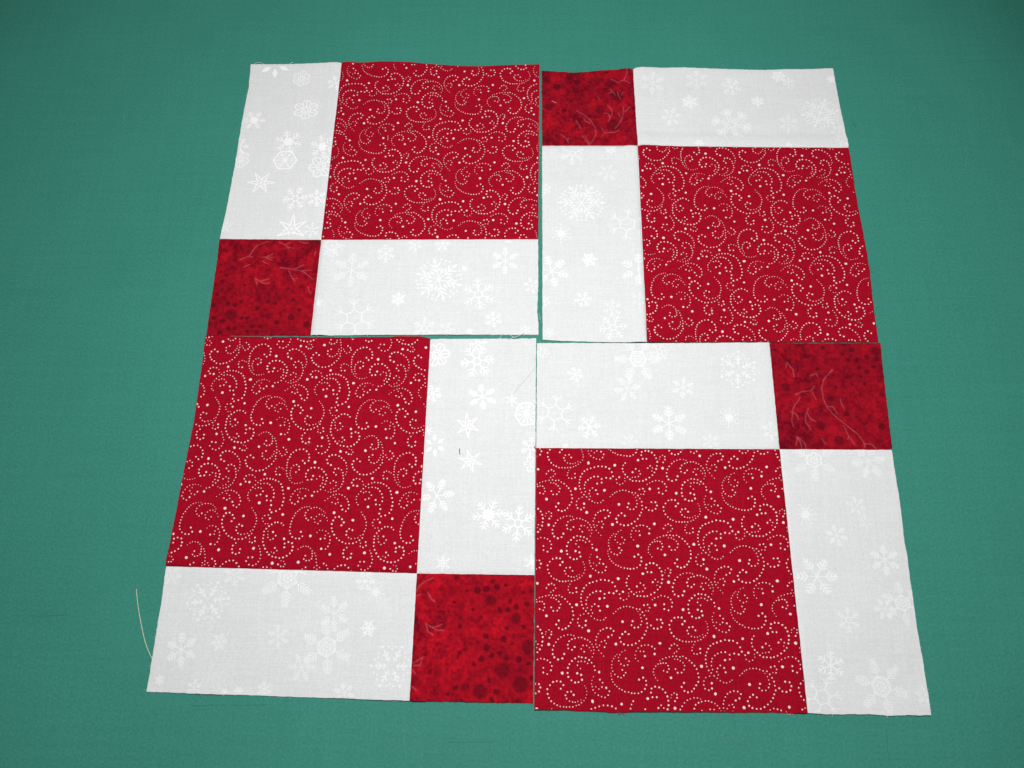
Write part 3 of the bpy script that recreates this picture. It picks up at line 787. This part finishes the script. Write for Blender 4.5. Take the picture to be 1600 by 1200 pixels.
def mottle_colour(b, o, info):
    X, Y, ntop, ntot = info
    x, y = X.ravel(), Y.ravel()
    d = MOT[b]
    W = lambda zx, zy: P(d['o'][0] + zx / d['s'], d['o'][1] + zy / d['s'])
    ps = px_size(d['o'][0] + 80, d['o'][1] + 80) / d['s']
    sd = ord(b)
    n1 = vnoise(x, y, .0021, sd); n2 = vnoise(x, y, .0010, sd + 1); n3 = vnoise(x, y, .00055, sd + 2); n4 = vnoise(x, y, .009, sd + 3)
    t = .30 * n1 + .36 * n2 + .22 * n3 + .25 * n4
    t = (t - .56) * 1.9 + .50                          # 0 dark .. 1 bright
    wx = x + .0006 * (vnoise(x, y, .0009, sd + 8) - .5); wy = y + .0006 * (vnoise(x, y, .0009, sd + 9) - .5)
    # the berry areas of the print have a calmer, clearer red ground
    calm = np.zeros_like(t)
    for zx, zy, r in d['dark']:
        c = W(zx, zy)
        calm = np.maximum(calm, np.exp(-(np.hypot(x - c[0], y - c[1]) / (.0019 + 1.3 * r * ps)) ** 2))
    if b != 'B':
        t = t + (.70 + (t - .5) * .42 - t) * calm
    for zx, zy, r in d['bright']:
        c = W(zx, zy); rr = r * ps * 1.15
        q = np.hypot(wx - c[0], wy - c[1]) / rr
        t += .38 * np.exp(-q ** 2 * 1.1) * (.6 + .8 * n3)
    t = np.clip(t, 0, 1.15)
    shade = np.zeros_like(t)
    for zx, zy, r in d['dark']:
        c = W(zx, zy); rr = r * ps * 1.1
        q = np.hypot(wx - c[0], wy - c[1]) / rr
        f = 1 - smooth01((q - .7) / .5)
        if r > 40: f = f * (.72 + .5 * (n3 - .3))
        shade = np.maximum(shade, f * .92)
    def strokes(paths, w, k):
        acc = np.zeros_like(t)
        for pth in paths:
            q = [W(*p) for p in pth]
            for (ax, ay), (bx, by) in zip(q[:-1], q[1:]):
                L2 = (bx - ax) ** 2 + (by - ay) ** 2 + 1e-12
                s = np.clip(((wx2 - ax) * (bx - ax) + (wy2 - ay) * (by - ay)) / L2, 0, 1)
                dd = np.hypot(wx2 - ax - s * (bx - ax), wy2 - ay - s * (by - ay))
                acc = np.maximum(acc, k * np.exp(-(dd / w) ** 2))
        return acc
    wx2 = x + .0003 * (vnoise(x, y, .0015, sd + 18) - .5); wy2 = y + .0003 * (vnoise(x, y, .0015, sd + 19) - .5)
    shade = np.maximum(shade, strokes(d['stem'], .00022, .5))
    tw = strokes(d['twig'], .00016, .56) * (.6 + .5 * n1)
    gain = {'A': .98, 'B': .95, 'C': 1.14, 'D': .90}[b]
    dk = np.array([.118, .0028, .0105]); br = np.array([.375 * gain, .0055, .0150]); bloom = np.array([.095, .0035, .010]); pale = np.array([.50, .13, .155])
    col = dk + (br - dk) * t[:, None]
    col = col + (bloom - col) * (shade * .9)[:, None]
    col = col + (pale - col) * tw[:, None]
    full = np.ones((ntot, 4)); full[:, :3] = dk * 1.3
    full[:ntop, :3] = col
    at = o.data.color_attributes.new('print', 'FLOAT_COLOR', 'POINT')
    at.data.foreach_set('color', full.ravel())

# ------------------------------------------------------------------ the four blocks
LABEL = {
 'A': 'red and white patchwork block with curled loose threads on cut edges of its white strips',
 'B': 'red and white patchwork block whose dark red square has pale twigs but no dark berries',
 'C': 'red and white patchwork block with a long cream thread trailing onto the green mat',
 'D': 'red and white patchwork block with a long branching pale twig and dark berries'}
SURF = {}
BLOCKS = {}
for b in 'ABCD':
    cx, cy = P(*BLK[b][4], 0)
    root = bpy.data.objects.new('quilt_block', None)
    root.empty_display_size = .02
    COL.objects.link(root)
    tag(root, LABEL[b], 'quilt block', 'patchwork blocks laid out in a square')
    BLOCKS[b] = root
    for n, (kind, *cor) in enumerate(LAY[b]):
        nm = {'snow': 'snowflake_patch', 'scroll': 'scroll_patch', 'mottle': 'mottled_patch'}[kind]
        o, bvh, quad, info = build_patch(b, kind, *cor, root, nm)
        SURF[(b, n)] = bvh
        if kind == 'scroll':
            scroll_print(b, bvh, quad, o)
            o['label'] = 'crimson square printed with cream dotted scrolls'
        elif kind == 'mottle':
            mottle_colour(b, o, info)
            o['label'] = 'small mottled dark red square with twig print'
        else:
            crisp = (b, n) in (('A', 0), ('C', 1))
            o['label'] = 'white strip with outlined stars and snowflakes' if crisp else 'pale white strip with fine snowflakes'
            for k, (kd, px, py, r) in enumerate(FLAKES[(b, n)]):
                rng = random.Random(k * 31 + n * 7 + ord(b))
                c = P(px, py); R = r * px_size(px, py) * 1.06
                a0 = rng.choice([0, .12, -.1, H, H + .15, .25]) if kd != 'diamond' else .08
                sq = rng.uniform(.94, 1.06)
                polys = []
                for poly in motif(kd, rng):
                    polys.append([(c[0] + R * sq * rot(p, a0)[0], c[1] + R / sq * rot(p, a0)[1]) for p in poly])
                V, Fc = drape(polys, bvh, quad)
                if Fc:
                    mesh_obj('snowflake', V, Fc, M_FLAKE if crisp else M_FLAKE_SOFT, o)

# ------------------------------------------------------------------ frayed fibres along the cut edges
def on_top(b, x, y):
    z = None
    for n in range(4):
        h = SURF[(b, n)].ray_cast(Vector((x, y, .1)), Vector((0, 0, -1)))
        if h[0] is not None: z = h[0].z if z is None else max(z, h[0].z)
    return z

for b in 'ABCD':
    sets = {'w': ([], []), 'r': ([], [])}
    for (kind, tl, tr, br, bl) in LAY[b]:
        for (i, j), sgn in (((tl, tr), 1), ((bl, br), -1), ((tl, bl), -1), ((tr, br), 1)):
            if (i, j) not in OUTER: continue
            c = edge_curve(b, i, j)
            d = c[-1] - c[0]; L = np.hypot(*d); d = d / L
            nrm = np.array([-d[1], d[0]]) * sgn                 # pointing out of the block
            for _ in range(int(L / .0042)):
                k = RNG.randint(3, 397); p = c[k]
                ln = RNG.choice([.0003, .0005, .0005, .0008, .0013], p=[.3, .3, .2, .15, .05])
                dirv = nrm * RNG.uniform(.3, 1) + d * RNG.uniform(-1, 1)
                dirv = dirv / np.hypot(*dirv)
                q0 = p - nrm * .0004
                z0 = on_top(b, q0[0], q0[1])
                if z0 is None: continue
                z0 -= .0001
                pts = [(*q0, z0), (*(p + dirv * ln * .4 + nrm * .0001), z0 + .00003), (*(p + dirv * ln + d * RNG.uniform(-.3, .3) * ln), max(z0 - .0001, .0002))]
                V, Fc = tube(pts, .000035, 4)
                S = sets['w' if kind == 'snow' else 'r']
                st = len(S[0]); S[0].extend(V); S[1].extend([tuple(st + q for q in f) for f in Fc])
    for key, mt in (('w', M_THREAD_WHITE), ('r', M_THREAD_RED)):
        o = mesh_obj('frayed_edge_fibres', sets[key][0], sets[key][1], mt, BLOCKS[b])
        o['kind'] = 'stuff'

def thread(b, pix, r, mt, label=None, z=None):
    pts = []
    for k, (x, y) in enumerate(pix):
        zz = z[k] if z else .0007
        pts.append((*P(x, y, zz), zz))
    V, Fc = tube(pts, r)
    o = mesh_obj('loose_thread', V, Fc, mt, BLOCKS[b], smooth=True)
    if label: o['label'] = label
    return o
thread('C', [(213, 920), (215.5, 945), (220, 972), (226, 1000), (232, 1017), (238.5, 1031), (243, 1036)], .000115, M_THREAD_CREAM, 'long cream thread lying on the green mat',
       [.0011, .0004, .0003, .0003, .0003, .00045, .00045])
thread('A', [(396, 103), (400, 98.5), (408, 98.2), (413, 100.5), (420, 103)], .00007, M_THREAD_WHITE, None, [.0007, .0008, .0008, .0007, .0006])
thread('A', [(447, 103), (452, 100), (456, 98), (458, 97)], .00007, M_THREAD_WHITE, None, [.0007, .0010, .0012, .0012])
thread('A', [(786, 521), (783.5, 524), (782, 527), (779, 529.5)], .00010, M_THREAD_WHITE, None, [.0006, .0007, .0010, .0012])
thread('A', [(794, 521), (799, 525), (804, 527), (812, 524), (819, 520)], .00010, M_THREAD_WHITE, None, [.0006, .0009, .0011, .0010, .0007])
thread('A', [(803, 527), (799, 528.5), (796, 530)], .00009, M_THREAD_WHITE, None, [.0011, .0012, .0012])
thread('A', [(841, 490), (843.5, 494), (844, 500)], .00006, M_THREAD_WHITE, None, [.0006, .0008, .0006])
thread('D', [(834, 697), (837, 700.5), (841, 703)], .00010, M_THREAD_RED, None, [.0012, .0013, .0013])
thread('D', [(965, 1111), (968, 1116), (972, 1113.5), (976, 1117)], .00009, M_THREAD_RED, None, [.0006, .0006, .0006, .0004])
thread('D', [(1228, 1111), (1232, 1117), (1237, 1115), (1241, 1118)], .00007, M_THREAD_CREAM, None, [.0006, .0005, .0005, .0004])
thread('C', [(267, 815), (264, 819), (266, 825)], .00008, M_THREAD_RED, None, [.0006, .0007, .0004])

# ------------------------------------------------------------------ bits of lint lying on the cloth
def lint(b, n, pix, r, mt, label, cat='lint', name='lint_fibre'):
    pts = []
    for x, y in pix:
        X, Y = P(x, y)
        h = SURF[(b, n)].ray_cast(Vector((X, Y, .1)), Vector((0, 0, -1)))
        z = (h[0].z if h[0] is not None else .0008) + r * .9 + .00006
        pts.append((X, Y, z))
    V, Fc = tube(pts, r)
    return tag(mesh_obj(name, V, Fc, mt, None, smooth=True), label, cat, 'lint on the cloth')
lint('A', 1, [(606, 212), (606.3, 216), (606, 220)], .00014, M_PINK, 'short upright pinkish lint fibre on the dotted scroll square near a wheel-print strip')
lint('B', 0, [(862, 158.5), (866, 160), (869.5, 161.2)], .00010, M_PINK, 'tiny pink lint fibre on the mottled red square without dark berries')
lint('B', 3, [(1112, 489), (1111, 484), (1112.5, 480.5)], .00010, M_PINK, 'short pale lint fibre on the scroll square beside the openwork snowflake strip')
lint('C', 1, [(718.5, 701), (718, 704), (718.6, 708), (719, 710)], .00017, M_SPECK, 'dark grey lint speck on the white strip between two outlined stars')
lint('C', 1, [(803, 615), (812, 603), (824, 590), (836, 574)], .00004, M_THREAD_GREY, 'fine straight grey hair lying across the white strip by the wheel snowflake', 'hair', 'stray_hair')
lint('C', 0, [(481, 694.5), (484, 693), (487, 692)], .00010, M_SPECK, 'small grey lint fibre on the scroll square of the block with the long thread')
